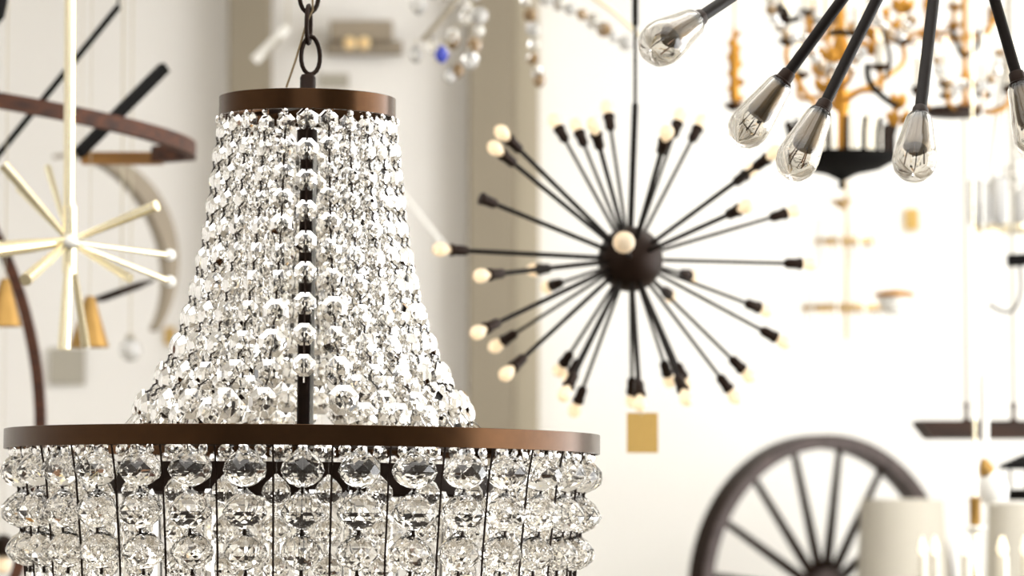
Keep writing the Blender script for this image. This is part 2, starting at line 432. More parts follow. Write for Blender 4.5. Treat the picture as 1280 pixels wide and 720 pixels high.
for tx, ty, sd, L in tips:
    v = P(tx, ty, D1) - hub
    dpx = math.hypot(tx - 788, ty - 324)
    dep = math.sqrt(max(0, L * L - dpx * dpx)) * s1 * sd
    if L == 0: dep = -235 * s1
    d = Vector((v.x * (1 + dep / D1), dep, v.z))
    Ld = d.length; d.normalize()
    e = hub + d * (Ld - 38 * s1)
    far = 1.0 if dep > 0 else 1.08
    arm = MB().tube([hub + d * 38 * s1, e], 2.9 * s1 * (far if dep < 0 else .8), 8).build('arm', 'iron', sb, True)
    MB().lathe([(3.2 * s1, -2 * s1), (6.4 * s1, 2 * s1), (6.8 * s1, 18 * s1), (8.0 * s1, 19 * s1), (8.0 * s1, 22 * s1), (4 * s1, 23 * s1)], e, d, 12).build('socket', 'bronze_dark', arm, True)
    g = 1.5 if L == 0 else 1
    if tx == 584: continue
    MB().lathe([(4 * s1, 0), (5 * s1, 3 * s1), (8 * g * s1, 9 * s1), (9 * g * s1, 14 * s1), (8 * g * s1, 19 * s1), (4.5 * g * s1, 23 * s1), (0.5 * s1, 24.5 * s1)], e + d * 22 * s1, d, 14).build('bulb', 'bulb_warm', arm, True)

# kraft tag below it
tg = P(803, 541, 5.08)
t = thing('price_tag', 'square kraft paper tag hanging on a string under the starburst pendant', 'tag', tg)
MB().box(tg, S(39, 5.08), .0012, S(50, 5.08), Matrix.Rotation(R(4), 3, 'Z')).build('card', 'kraft', t)
MB().tube([P(790, 368, 5.0), P(793, 440, 5.06), P(799, 508, 5.077), P(802, 520, 5.0785)], .0008, 6).build('string', 'string', t)

# ------------------------------------------------------------------ near sputnik, top right
D2 = 3.62; s2 = D2 / FPX
hb = P(1189, -187, D2)
sp = thing('sputnik_chandelier', 'black armed sputnik chandelier with big clear glass bulbs pointing down', 'chandelier', hb)
MB().ball(hb, 55 * s2, 28, 16).build('hub', 'iron', sp, True)
rod_up(sp, hb, 8 * s2, 'iron', .07)
arms2 = [((872, 24), -.34), ((982, 96), .0), ((1029, 134), -.10), ((1150, 142), -.24), ((1272, 98), -.05), ((1392, 60), .1), ((1330, -60), -.3), ((960, -160), .1), ((1080, -330), .2), ((1330, -340), -.1)]
for (tx, ty), dp in arms2:
    e = P(tx, ty, D2 + dp); d = (e - hb).normalized()
    arm = MB().tube([hb + d * 50 * s2, e + d * 4 * s2], 7.2 * s2, 12).build('arm', 'iron', sp, True)
    MB().lathe([(8 * s2, -9 * s2), (9.5 * s2, -7 * s2), (10.5 * s2, 4 * s2), (13 * s2, 6 * s2), (13 * s2, 10 * s2), (8 * s2, 11 * s2)], e, d, 20).build('socket', 'bronze_dark', arm, True)
    ro = [(14, 8), (16.5, 13), (18.5, 26), (21, 42), (24, 58), (25.8, 70), (26, 80), (23.5, 91), (17, 100), (8, 105), (1, 106)]
    ri = [(r - 5.0 if r > 8 else .8, h - (6.0 if h > 85 else 0)) for r, h in ro]
    MB().lathe([(r * s2, h * s2) for r, h in ro] + [(r * s2, h * s2) for r, h in reversed(ri)], e, d, 28, closed=False).build('bulb', 'bulb_clear', arm, True)
    MB().lathe([(7 * s2, 11 * s2), (9.5 * s2, 16 * s2), (12 * s2, 30 * s2), (14.5 * s2, 45 * s2), (15.5 * s2, 58 * s2), (13 * s2, 63 * s2), (2 * s2, 64 * s2)], e, d, 18).build('bulb_stem', 'bulb_core', arm, True)
    fil = MB()
    a, b, _ = basis(d)
    for q in range(4):
        w = (a * math.cos(q * PI / 2) + b * math.sin(q * PI / 2))
        fil.tube([e + d * 58 * s2 + w * 8 * s2, e + d * 86 * s2 + w * 11 * s2], .8 * s2, 5)
    fil.build('filament', 'bronze', arm, True)

# ------------------------------------------------------------------ brass sputnik, left
D3 = 4.7; s3 = D3 / FPX
bh = P(87, 302, D3)
bs = thing('brass_sputnik_pendant', 'polished brass sputnik pendant with a long vertical rod, left of the crystal strands', 'chandelier', bh)
MB().lathe([(3 * s3, -42 * s3), (9 * s3, -40 * s3), (9 * s3, 44 * s3), (3 * s3, 46 * s3)], bh, (0, 0, 1), 20).build('hub', 'brass', bs, True)
MB().tube([bh + Vector((-1 * s3, 0, 0)), Vector((P(85, 0, D3).x, D3, CEIL - .01))], 7 * s3, 14).build('rod', 'brass', bs, True)
MB().lathe([(.055, 0), (.055, -.012), (.04, -.02), (.01, -.03)], (P(85, 0, D3).x, D3, CEIL), (0, 0, 1), 28).build('ceiling_canopy', 'brass', bs, True)
def brass_arm(tx, ty, dep, r=6.0, ball=0, m='brass'):
    e = P(tx, ty, D3 + dep)
    o = MB().tube([bh, bh.lerp(e, .5), e], [r * .45 * s3, r * .8 * s3, r * s3], 12).build('arm', m, bs, True)
    if ball: MB().ball(e, ball * s3, 18, 10).build('bulb', 'opal', o, True)
brass_arm(80, 437, -.02, 8.5)
brass_arm(4, 206, -.02, 7)
brass_arm(196, 257, -.06, 7)
brass_arm(162, 348, -.12, 6)
brass_arm(212, 319, .10, 4, 8)
brass_arm(212, 352, .16, 4, 8)
brass_arm(-12, 313, -.08, 11)
brass_arm(32, 350, -.12, 8)
brass_arm(24, 236, .16, 5)
brass_arm(107, 432, .12, 6, 6)
brass_arm(60, 210, .18, 5)
MB().ball(P(89, 302, D3 - 16 * s3), 9.5 * s3, 18, 10).build('bulb', 'opal', bs, True)

# brass cone shades lower left
def cone_pendant(px, py, D, w, h, m, label, tilt=0.0):
    c = P(px, py, D); s = D / FPX
    o = thing('cone_pendant', label, 'pendant lamp', c)
    MB().lathe([(w * .5 * s, -h * .5 * s), (w * .48 * s, -h * .45 * s), (w * .16 * s, h * .4 * s), (w * .1 * s, h * .5 * s), (w * .07 * s, h * .5 * s), (w * .13 * s, h * .38 * s), (w * .45 * s, -h * .46 * s)], c, (tilt, 0, 1), 28, closed=True).build('shade', m, o, True)
    MB().ball(c + Vector((0, 0, -h * .3 * s)), w * .16 * s, 14, 8).build('bulb', 'opal', o, True)
    rod_up(o, c + Vector((tilt * h * .3 * s, 0, h * .3 * s)), .5 * s, 'string')
    return o
cone_pendant(112, 402, 5.6, 50, 64, 'antique_gold', 'gold cone pendant hanging behind the brass sputnik rod')
cone_pendant(6, 378, 5.4, 44, 60, 'antique_gold', 'gold cone pendant beside the brown hoop at the picture edge')

# ------------------------------------------------------------------ curved walnut band light, upper left
D4 = 5.5; s4 = D4 / FPX
wl = thing('curved_band_chandelier', 'brown curved wooden band chandelier crossed by two slanting black bars', 'chandelier', P(-30, 150, D4))
rs = []
for k in range(49):
    t = R(-8) + R(150) * k / 48
    x = -30 + 268 * math.cos(t); y = 190 - 40 * (1 - math.cos(t)) - 0
    base = P(x, y, D4)
    base.y = D4 - math.sin(t) * 268 * s4
    base = Vector((EYE.x + (base.x - EYE.x) , base.y, base.z - 0 * s4))
    rn = Vector((math.cos(t), -math.sin(t), 0))
    hh = 9.5 * s4; w = 6 * s4
    lift = Vector((0, 0, 4 * s4))
    rs.append([base + rn * w - Vector((0, 0, hh)) + lift, base + rn * w + Vector((0, 0, hh)) + lift, base - rn * w + Vector((0, 0, hh)) + lift, base - rn * w - Vector((0, 0, hh)) + lift])
MB().rings(rs).build('band', 'walnut', wl)
def bar(a, b, w, h, D, m, root, name='bar'):
    A, B = P(*a, D[0]), P(*b, D[1]); d = B - A; L = d.length; d.normalize()
    x = d; z = Vector((0, 0, 1)); y = z.cross(x).normalized(); z = x.cross(y)
    rot = Matrix((x, y, z)).transposed()
    return MB().box((A + B) / 2, L, S(w, D[0]), S(h, D[0]), rot).build(name, m, root)
bar((148, 8), (-14, 208), 7, 8, (5.55, 5.5), 'black', wl)
bar((206, 84), (98, 192), 12, 14, (5.55, 5.45), 'black', wl)
bar((102, 198), (204, 198), 20, 15, (5.62, 5.62), 'tan_wood', wl, 'end_block')
bar((198, 193), (236, 190), 26, 20, (5.6, 5.55), 'walnut', wl, 'end_joint')
MB().tube([P(148, 8, 5.55), P(148, 8, 5.55) + Vector((0, 0, 0.02)), Vector((P(148, 8, 5.55).x, 5.55, CEIL))], .002, 6).build('hanging_wire', 'iron', wl, True)

# large brown hoop
hp = MB(); D5 = 5.8; s5 = D5 / FPX
cc = P(-507, 540, D5)
rs = []
for k in range(140):
    a = 2 * PI * k / 140
    n = Vector((math.cos(a), 0, math.sin(a))); Rr = 560 * s5
    rs.append([cc + n * (Rr - 9 * s5) + Vector((0, -9 * s5, 0)), cc + n * (Rr + 4 * s5) + Vector((0, -9 * s5, 0)), cc + n * (Rr + 4 * s5) + Vector((0, 9 * s5, 0)), cc + n * (Rr - 9 * s5) + Vector((0, 9 * s5, 0))])
hoop = thing('hoop_chandelier', 'very large thin dark brown hoop curving down to the lower bronze ring', 'chandelier', cc)
hp.rings(rs, closed=True).build('hoop', 'walnut', hoop)
MB().tube([cc + Vector((0, 0, 560 * s5)), Vector((cc.x, D5, CEIL))], .003, 8).build('rod', 'iron', hoop, True)
# added taupe arc on a wire, standing in for grey ring shadows on the wall
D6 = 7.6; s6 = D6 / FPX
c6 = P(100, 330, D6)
h2 = thing('shadow_arc', 'taupe curved arc standing in for a blurred wall shadow, between the brass sputnik and the crystal strands', 'pendant lamp', c6)
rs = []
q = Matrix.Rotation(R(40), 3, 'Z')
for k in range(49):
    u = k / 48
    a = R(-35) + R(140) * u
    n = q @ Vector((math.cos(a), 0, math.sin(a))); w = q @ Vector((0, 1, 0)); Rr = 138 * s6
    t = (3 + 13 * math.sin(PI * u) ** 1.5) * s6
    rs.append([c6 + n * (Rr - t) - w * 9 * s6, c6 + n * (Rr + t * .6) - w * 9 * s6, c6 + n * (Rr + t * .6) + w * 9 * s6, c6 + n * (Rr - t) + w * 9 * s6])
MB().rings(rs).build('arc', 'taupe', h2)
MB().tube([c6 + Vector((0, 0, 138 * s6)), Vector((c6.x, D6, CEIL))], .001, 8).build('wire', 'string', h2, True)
rr2 = thing('glass_rod_pendant', 'thin slanting clear glass rod between the crystal cone and the starburst bulbs', 'pendant lamp', P(530, 280, 7.6))
MB().tube([P(500, 240, 7.6), P(556, 308, 7.6)], S(3, 7.6), 10).build('rod', 'opal', rr2, True)
MB().tube([P(530, 276, 7.6), Vector((P(530, 276, 7.6).x, 7.6, CEIL))], .0006, 6).build('wire', 'opal', rr2, True)
# dark curved arm fragment at 115-190, 345-375 : crescent branch lamp
bl = thing('branch_pendant', 'dark thin curved branch of a pendant below the brass arms', 'pendant lamp', P(150, 360, 6.2))
MB().tube([P(112, 376, 6.2), P(130, 372, 6.2), P(152, 364, 6.18), P(172, 357, 6.2), P(192, 350, 6.25)], [S(2, 6.2), S(5, 6.2), S(5, 6.2), S(5, 6.2), S(2, 6.2)], 8).build('branch', 'bronze_dark', bl, True)
MB().tube([P(152, 364, 6.18), Vector((P(152, 364, 6.18).x, 6.18, CEIL))], .0015, 6).build('wire', 'string', bl, True)
# small globe pendants on clear wires by the strands (160, 440)
gp = thing('globe_pendant', 'small clear glass globe pendant left of the crystal cone', 'pendant lamp', P(163, 440, 6.5))
MB().ball(P(163, 438, 6.5), S(14, 6.5), 20, 12).build('globe', 'opal_glass', gp, True)
MB().lathe([(S(5, 6.5), 0), (S(7, 6.5), S(6, 6.5)), (S(3, 6.5), S(12, 6.5))], P(163, 428, 6.5), (0, 0, 1), 14).build('cap', 'kraft_grey', gp, True)
MB().tube([P(163, 420, 6.5), Vector((P(163, 420, 6.5).x, 6.5, CEIL))], .0012, 6).build('wire', 'string', gp, True)

# black shade in the top left corner
bk = thing('black_pendant', 'black pendant shade cut off by the top left corner', 'pendant lamp', P(-22, -8, 5.2))
MB().lathe([(S(8, 5.2), S(60, 5.2)), (S(26, 5.2), S(30, 5.2)), (S(34, 5.2), 0), (S(28, 5.2), -S(30, 5.2)), (S(14, 5.2), -S(46, 5.2)), (S(2, 5.2), -S(48, 5.2))], P(-22, -8, 5.2), (0, 0, 1), 28).build('shade', 'black', bk, True)
rod_up(bk, P(-22, -60, 5.2), S(2, 5.2), 'black')

sc_ = thing('hanging_socket_lamp', 'dark hanging lamp socket with a small bulb, below the bronze ring at the left edge', 'pendant lamp', P(6, 690, 5.9))
MB().lathe([(S(4, 5.9), S(22, 5.9)), (S(12, 5.9), S(16, 5.9)), (S(14, 5.9), -S(4, 5.9)), (S(9, 5.9), -S(6, 5.9))], P(4, 690, 5.9), (0, 0, 1), 20).build('socket', 'bronze_dark', sc_, True)
MB().lathe([(S(6, 5.9), -S(5, 5.9)), (S(11, 5.9), -S(14, 5.9)), (S(9, 5.9), -S(23, 5.9)), (S(1, 5.9), -S(28, 5.9))], P(4, 690, 5.9), (0, 0, 1), 16).build('bulb', 'bulb_warm', sc_, True)
MB().tube([P(4, 670, 5.9), Vector((P(4, 670, 5.9).x, 5.9, CEIL))], .0006, 6).build('wire', 'string', sc_, True)

# ------------------------------------------------------------------ wall cards and wall lamp (left)
def card(px, py, w, h, D, m, name, label, rot=0.0):
    o = MB().box(P(px, py, D), S(w, D), .003, S(h, D), Matrix.Rotation(rot, 3, 'Y')).build(name, m)
    return tag(o, label, 'tag')
card(84, 458, 44, 46, 8.99, 'kraft_grey', 'wall_card', 'grey rectangular card on the wall under the brass rod')
card(418, 101, 36, 18, 8.99, 'kraft_grey', 'wall_card', 'small grey card on the wall right of the chain')
card(212, 420, 12, 22, 8.99, 'kraft', 'wall_card', 'tiny tan card on the wall left of the crystal cone')

wlamp = thing('wall_lamp', 'blurred tan metal wall lamp with two warm bulbs right of the chain', 'wall lamp', P(452, 52, 8.95))
MB().box(P(452, 40, 8.93), S(78, 9), .09, S(24, 9)).build('housing', 'taupe', wlamp)
MB().box(P(455, 60, 8.96), S(96, 9), .05, S(16, 9)).build('backplate', 'taupe', wlamp)
for x in (437, 455):
    MB().ball(P(x, 54, 8.86), S(8, 9), 16, 10).build('bulb', 'dim_bulb', wlamp, True)
for x, y in ((497, 10),):
    pass
rr = thing('glass_rod_pendant', 'slanting clear glass rod left of the chandelier chain', 'pendant lamp', P(335, 60, 7.8))
MB().tube([P(318, 76, 7.8), P(360, 34, 7.8)], S(6, 7.8), 10).build('rod', 'opal', rr, True)
MB().tube([P(332, 70, 7.78), P(352, 46, 7.78)], S(2.5, 7.8), 8).build('core', 'kraft_grey', rr, True)
MB().tube([P(360, 34, 7.8), Vector((P(360, 34, 7.8).x, 7.8, CEIL))], .0015, 6).build('wire', 'string', rr, True)

# ------------------------------------------------------------------ crystal swag chandelier, top centre
D7 = 6.0; s7 = D7 / FPX
sw = thing('crystal_swag_chandelier', 'blurred chandelier with drooping crystal swags and one blue crystal', 'chandelier', P(640, -60, D7))
MB().tube([P(640, -30, D7), Vector((P(640, 0, D7).x, D7, CEIL - .01))], .006, 10).build('stem', 'brass_pale', sw, True)
MB().lathe([(.06, 0), (.06, -.012), (.04, -.02), (.008, -.03)], (P(640, 0, D7).x, D7, CEIL), (0, 0, 1), 24).build('ceiling_canopy', 'brass_pale', sw, True)
MB().lathe([(S(8, D7), S(14, D7)), (S(26, D7), S(6, D7)), (S(30, D7), -S(4, D7)), (S(6, D7), -S(16, D7))], P(640, -30, D7), (0, 0, 1), 24).build('hub', 'brass_pale', sw, True)
def qcurve(pts, n):
    out = []
    for i in range(len(pts) - 1):
        p0 = pts[max(i - 1, 0)]; p1 = pts[i]; p2 = pts[i + 1]; p3 = pts[min(i + 2, len(pts) - 1)]
        for k in range(n):
            t = k / n
            out.append(.5 * ((2 * p1) + (p2 - p0) * t + (2 * p0 - 5 * p1 + 4 * p2 - p3) * t * t + (3 * p1 - p0 - 3 * p2 + p3) * t ** 3))
    out.append(pts[-1]); return out
def swag(pix, n_beads, size, mats, D=D7, root=sw, name='crystal_swag'):
    pts = qcurve([P(x, y, D + dz) for x, y, dz in pix], 10)
    o = MB().tube(pts, S(1.0, D), 5).build(name, 'string', root, True)
    cum = [0]
    for a, b in zip(pts, pts[1:]): cum.append(cum[-1] + (b - a).length)
    groups = {}
    for k in range(n_beads):
        t = cum[-1] * (k + .5) / n_beads
        i = max(j for j in range(len(cum)) if cum[j] <= t); i = min(i, len(pts) - 2)
        p = pts[i].lerp(pts[i + 1], (t - cum[i]) / max(1e-6, cum[i + 1] - cum[i]))
        mm = mats[k % len(mats)]
        b = MB(); sz = size * random.uniform(.8, 1.2)
        octagon(b, p, (random.uniform(-.4, .4), -1, random.uniform(-.2, .2)), (pts[i + 1] - pts[i]).normalized(), S(sz, D), S(sz * .5, D))
        b.build('crystal', mm, o)
def mesharm(pix, r, m, D, root, name='arm'):
    pts = qcurve([P(x, y, D + dz) for x, y, dz in pix], 8)
    return MB().tube(pts, S(r, D), 10).build(name, m, root, True)
mesharm([(640, -30, 0), (590, -20, -.02), (555, 20, -.05), (528, 50, -.06)], 3.5, 'greige', D7, sw)
mesharm([(640, -30, 0), (700, -25, 0), (760, 10, 0), (800, 45, 0)], 2.5, 'brass_pale', D7, sw)
swag([(592, 5, 0), (583, 20, 0), (570, 36, 0), (556, 60, -.03), (544, 80, -.03)], 3, 11, ['crystal', 'crystal', 'opal_glass'])
swag([(600, 10, 0), (598, 40, 0), (590, 62, 0), (586, 84, 0)], 4, 10, ['opal_glass', 'crystal', 'amber_crystal', 'crystal'])
swag([(655, -8, .1), (664, 22, .1), (668, 50, .1), (666, 72, .1), (675, 100, .1)], 6, 9, ['crystal', 'amber_crystal', 'opal_glass', 'crystal', 'amber_crystal'])
swag([(676, -6, 0), (705, 8, 0), (735, 22, 0), (762, 42, 0), (790, 58, 0)], 8, 9, ['opal_glass', 'crystal', 'opal_glass', 'amber_crystal', 'crystal', 'amber_crystal', 'opal_glass', 'opal_glass'])
swag([(600, -10, 0), (578, 6, 0), (560, -4, 0), (540, -8, 0), (520, -14, 0)], 6, 8, ['opal_glass', 'crystal'])
def drop(px, py, r, m, D=D7, root=sw):
    b = MB(); c = P(px, py, D)
    faceted_ball(b, c, S(r, D), S(r * 1.2, D), 8)
    o = b.build('crystal_drop', m, root)
    MB().tube([c, c + Vector((0, 0, S(r * 2.2, D)))], S(.8, D), 5).build('hook', 'string', o, True)
drop(552, 68, 9, 'blue_crystal', 5.95); drop(540, 56, 9, 'crystal', 6.0); drop(520, 68, 9, 'opal_glass'); drop(566, 50, 10, 'amber_crystal', 6.02)
drop(562, 94, 9, 'opal_glass'); drop(572, 88, 8, 'amber_crystal'); drop(588, 76, 9, 'opal_glass', 5.97); drop(524, 4, 12, 'opal_glass')
drop(674, 100, 8, 'amber_crystal', 6.1)

# ------------------------------------------------------------------ black candle basket chandelier with gold arms
D8 = 6.1; s8 = D8 / FPX
bc = thing('candle_basket_chandelier', 'blurred chandelier with black bowl, glowing white tubes and leafy gold arms', 'chandelier', P(1052, 205, D8))
b0 = P(1052, 196, D8)
MB().lathe([(2 * s8, -32 * s8), (6 * s8, -29 * s8), (20 * s8, -22 * s8), (48 * s8, -16 * s8), (68 * s8, -5 * s8), (72 * s8, 3 * s8), (66 * s8, 3 * s8), (50 * s8, -4 * s8), (10 * s8, -8 * s8)], b0, (0, 0, 1), 40).build('bowl', 'black', bc, True)
MB().ball(b0 + Vector((0, 0, -36 * s8)), 5 * s8, 12, 8).build('finial', 'black', bc, True)
for k in range(18):
    a = 2 * PI * (k + .5) / 18
    p = b0 + Vector((math.cos(a) * 64 * s8, math.sin(a) * 64 * s8, 0))
    MB().tube([p, p + Vector((0, 0, 26 * s8)), p + Vector((math.cos(a) * 5 * s8, math.sin(a) * 5 * s8, 44 * s8))], 3.4 * s8, 8).build('post', 'bronze_dark', bc, True)
for k in range(9):
    a = 2 * PI * (k + .2) / 9
    p = b0 + Vector((math.cos(a) * 44 * s8, math.sin(a) * 44 * s8, 0))
    MB().tube([p, p + Vector((0, 0, 52 * s8))], 8 * s8, 12).build('lit_tube', 'lit_glass', bc, True)
MB().lathe([(3 * s8, -8 * s8), (9 * s8, 10 * s8), (5 * s8, 40 * s8), (12 * s8, 70 * s8), (5 * s8, 92 * s8), (14 * s8, 130 * s8), (5 * s8, 160 * s8), (4 * s8, 215 * s8)], b0, (0, 0, 1), 20).build('stem', 'gold', bc, True)
rod_up(bc, b0 + Vector((0, 0, 205 * s8)), 3 * s8, 'gold')
for k, (tx, ty) in enumerate([(985, 20), (1000, 62), (1100, 52), (1128, 20), (1072, 10), (1035, -5)]):
    dz = (-.08, .08, -.09, .05, -.12, .1)[k]
    arm = mesharm([(1052, 150 - 10 * k, 0), ((1052 + tx) / 2, 130 - 8 * k, dz / 2), (tx, ty + 60, dz), (tx, ty + 34, dz)], 3.2, 'gold', D8, bc)
    e = P(tx, ty + 34, D8 + dz)
    MB().lathe([(3 * s8, -4 * s8), (11 * s8, 0), (13 * s8, 5 * s8), (5 * s8, 6 * s8)], e, (0, 0, 1), 18).build('drip_pan', 'bronze', arm, True)
    MB().tube([e, e + Vector((0, 0, 34 * s8))], 5.5 * s8, 12).build('candle', 'candle', arm, True)
    MB().lathe([(3 * s8, 34 * s8), (6 * s8, 42 * s8), (4 * s8, 52 * s8), (.5 * s8, 60 * s8)], e, (0, 0, 1), 12).build('flame_bulb', 'flame_bulb', arm, True)
def leaf(mb, p, d, L, w):
    d = Vector(d).normalized(); a = d.cross(Vector((0, 1, 0.2))).normalized(); n = d.cross(a)
    pts = []
    for t, ww in ((0, .1), (.25, .8), (.55, 1), (.8, .6), (1, .05)):
        c = p + d * L * t + n * (w * .5 * math.sin(t * PI))
        pts.append([c + a * w * ww, c + n * w * .12, c - a * w * ww, c - n * w * .12])
    mb.rings(pts)
lf = [(1032, 88, -.3, 1), (1034, 70, .4, 1), (1030, 108, .2, 1), (1100, 20, -.3, 1), (1112, 34, .5, 1), (1126, 8, .1, 1), (1098, 42, -.6, .8), (1122, 128, .3, 1), (1124, 148, -.2, 1), (1090, 60, .2, 1), (1078, 36, -.5, .8)]
for x, y, dx, dz in lf:
    m = MB()
    for q in range(3): leaf(m, P(x + random.uniform(-4, 4), y + 10, D8 - .06), (dx + (q - 1) * .6, random.uniform(-.3, .1), dz), 24 * s8, 6 * s8)
    m.build('gold_leaf', 'gold', bc)
mesharm([(1084, 80, -.12), (1086, 100, -.12), (1100, 118, -.12), (1122, 134, -.12)], 4, 'black', D8, bc, 'scroll')
mesharm([(1036, 42, -.1), (1050, 40, -.1), (1066, 43, -.1)], 4, 'bronze_dark', D8, bc, 'scroll')

swag([(962, -6, -.1), (966, 20, -.1), (985, 44, -.1), (1012, 50, -.1)], 7, 8, ['crystal', 'amber_crystal', 'opal_glass'], 6.0, bc)
swag([(1010, 58, -.1), (1030, 84, -.1), (1060, 84, -.1), (1080, 60, -.1)], 8, 8, ['crystal', 'opal_glass', 'amber_crystal'], 6.0, bc)
swag([(1088, -4, -.1), (1100, 30, -.1), (1124, 44, -.1), (1142, 20, -.1)], 8, 8, ['crystal', 'amber_crystal', 'opal_glass'], 6.0, bc)
mesharm([(966, 18, -.1), (974, 8, -.1), (984, 18, -.1), (978, 28, -.1), (1000, 22, -.1)], 3.6, 'bronze_dark', D8, bc, 'scroll')
mesharm([(1100, 26, -.1), (1112, 70, -.1), (1108, 100, -.1)], 2.6, 'bronze_dark', D8, bc, 'scroll')

# gold leafed finial pendant at (918, 85)
gf = thing('gold_leaf_pendant', 'narrow spiky gold leaf pendant left of the glass sputnik bulbs', 'pendant lamp', P(918, 90, 6.0))
m = MB().lathe([(S(2, 6), -S(40, 6)), (S(7, 6), -S(30, 6)), (S(5, 6), 0), (S(8, 6), S(20, 6)), (S(4, 6), S(40, 6)), (S(1.5, 6), S(60, 6))], P(918, 92, 6.0), (0, 0, 1), 12)
m.build('stem', 'gold', gf, True)
for k in range(9):
    m = MB(); yy = 122 - k * 9; sd = -1 if k % 2 else 1
    leaf(m, P(918, yy + random.uniform(-3, 3), 6.0), (sd, random.uniform(-.5, .2), random.uniform(-.2, 1.4)), S(random.uniform(9, 19), 6), S(random.uniform(2.5, 6), 6))
    m.build('leaf', 'gold', gf)
MB().lathe([(S(3, 6), -S(5, 6)), (S(11, 6), 0), (S(12, 6), S(5, 6)), (S(4, 6), S(6, 6))], P(917, 134, 6.0), (0, 0, 1), 16).build('foot', 'bronze', gf, True)
MB().tube([P(918, 34, 6.0), Vector((P(918, 34, 6.0).x, 6.0, CEIL))], .0012, 6).build('wire', 'gold', gf, True)

# gold candelabra at (1207, 140)
def candelabra(name, label, px, py, D, arms, w, h, mt, mpan, up=260, stemw=3):
    s = D / FPX; c = P(px, py, D)
    o = thing(name, label, 'chandelier', c)
    MB().lathe([(2 * s, -14 * s), (10 * s, -8 * s), (4 * s, 0), (stemw * s, 20 * s), (stemw * 2.6 * s, 34 * s), (stemw * s, 48 * s), (stemw * s, h * s), (stemw * 2 * s, (h + 10) * s), (2 * s, (h + 20) * s)], c, (0, 0, 1), 18).build('stem', mt, o, True)
    rod_up(o, c + Vector((0, 0, (h + 15) * s)), 1.8 * s, mt)
    for k in range(arms):
        a = 2 * PI * (k + .35) / arms
        u = Vector((math.cos(a), math.sin(a), 0))
        pts = qcurve([c + Vector((0, 0, 6 * s)), c + u * w * .4 * s + Vector((0, 0, -8 * s)), c + u * w * .85 * s + Vector((0, 0, -2 * s)), c + u * w * s + Vector((0, 0, 18 * s))], 6)
        arm = MB().tube(pts, 2.4 * s, 8).build('arm', mt, o, True)
        e = pts[-1]
        MB().lathe([(2.5 * s, -4 * s), (10 * s, 0), (12 * s, 4 * s), (4 * s, 5 * s)], e, (0, 0, 1), 16).build('drip_pan', mpan, arm, True)
        MB().tube([e, e + Vector((0, 0, 40 * s))], 6 * s, 12).build('candle', 'candle', arm, True)
        MB().lathe([(3 * s, 40 * s), (5.5 * s, 47 * s), (3.5 * s, 56 * s), (.5 * s, 64 * s)], e, (0, 0, 1), 12).build('flame_bulb', 'flame_bulb', arm, True)
    return o
c1 = candelabra('candelabra_chandelier', 'gold candelabra chandelier with white candles above a dark dish, right of the black bowl', 1207, 132, 6.4, 8, 62, 130, 'gold', 'bronze')
MB().lathe([(2 * s8, -16 * s8), (34 * s8, -12 * s8), (38 * s8, -2 * s8), (30 * s8, 0), (4 * s8, -2 * s8)], P(1192, 134, 6.4), (0, 0, 1), 28).build('dish', 'dark_wood', c1, True)
swag([(1168, 60, 0), (1178, 96, 0), (1200, 110, 0), (1207, 100, 0)], 7, 7, ['crystal', 'amber_crystal', 'opal_glass'], 6.3, c1)
swag([(1210, 100, 0), (1228, 112, 0), (1244, 90, 0), (1250, 60, 0)], 7, 7, ['amber_crystal', 'crystal', 'opal_glass'], 6.3, c1)
mesharm([(1190, 34, -.1), (1198, 60, -.1), (1206, 70, -.1), (1222, 56, -.1), (1226, 36, -.1)], 3, 'bronze_dark', 6.3, c1, 'scroll')
candelabra('candelabra_chandelier', 'upper gold candelabra chandelier behind the black sputnik arms', 1160, 40, 6.8, 8, 90, 80, 'gold', 'gold')
candelabra('candelabra_chandelier', 'small gold candelabra with dark drip pans, far behind the two lowest left sputnik arms', 1012, 40, 7.2, 6, 40, 60, 'gold', 'bronze_dark')

# ------------------------------------------------------------------ pale tiered brass chandelier, washed out
D9 = 7.6; s9 = D9 / FPX
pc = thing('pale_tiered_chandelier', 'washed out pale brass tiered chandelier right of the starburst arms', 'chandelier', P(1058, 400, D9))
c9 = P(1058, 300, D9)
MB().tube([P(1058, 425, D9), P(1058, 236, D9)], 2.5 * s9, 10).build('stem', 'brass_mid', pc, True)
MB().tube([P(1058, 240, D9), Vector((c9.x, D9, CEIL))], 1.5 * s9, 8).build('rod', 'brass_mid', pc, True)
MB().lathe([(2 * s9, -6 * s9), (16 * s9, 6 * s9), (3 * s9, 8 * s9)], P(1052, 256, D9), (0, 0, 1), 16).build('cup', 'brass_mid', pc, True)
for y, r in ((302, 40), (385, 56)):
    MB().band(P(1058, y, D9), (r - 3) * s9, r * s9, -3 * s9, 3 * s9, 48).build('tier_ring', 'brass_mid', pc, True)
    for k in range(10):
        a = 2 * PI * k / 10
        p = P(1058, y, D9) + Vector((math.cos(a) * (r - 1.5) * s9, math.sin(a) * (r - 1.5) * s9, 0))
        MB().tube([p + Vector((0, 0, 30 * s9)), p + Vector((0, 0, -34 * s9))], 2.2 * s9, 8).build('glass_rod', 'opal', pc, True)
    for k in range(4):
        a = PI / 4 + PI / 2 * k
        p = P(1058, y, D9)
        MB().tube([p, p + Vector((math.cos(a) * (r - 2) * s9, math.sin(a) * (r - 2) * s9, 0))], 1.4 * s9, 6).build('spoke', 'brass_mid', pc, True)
gl = thing('flat_gold_pendant', 'small flat gold disc pendant with a white glass below', 'pendant lamp', P(1120, 370, 7.0))
MB().lathe([(S(8, 7), S(6, 7)), (S(24, 7), S(2, 7)), (S(26, 7), -S(2, 7)), (S(20, 7), -S(4, 7))], P(1118, 368, 7.0), (0, 0, 1), 28).build('disc', 'gold', gl, True)
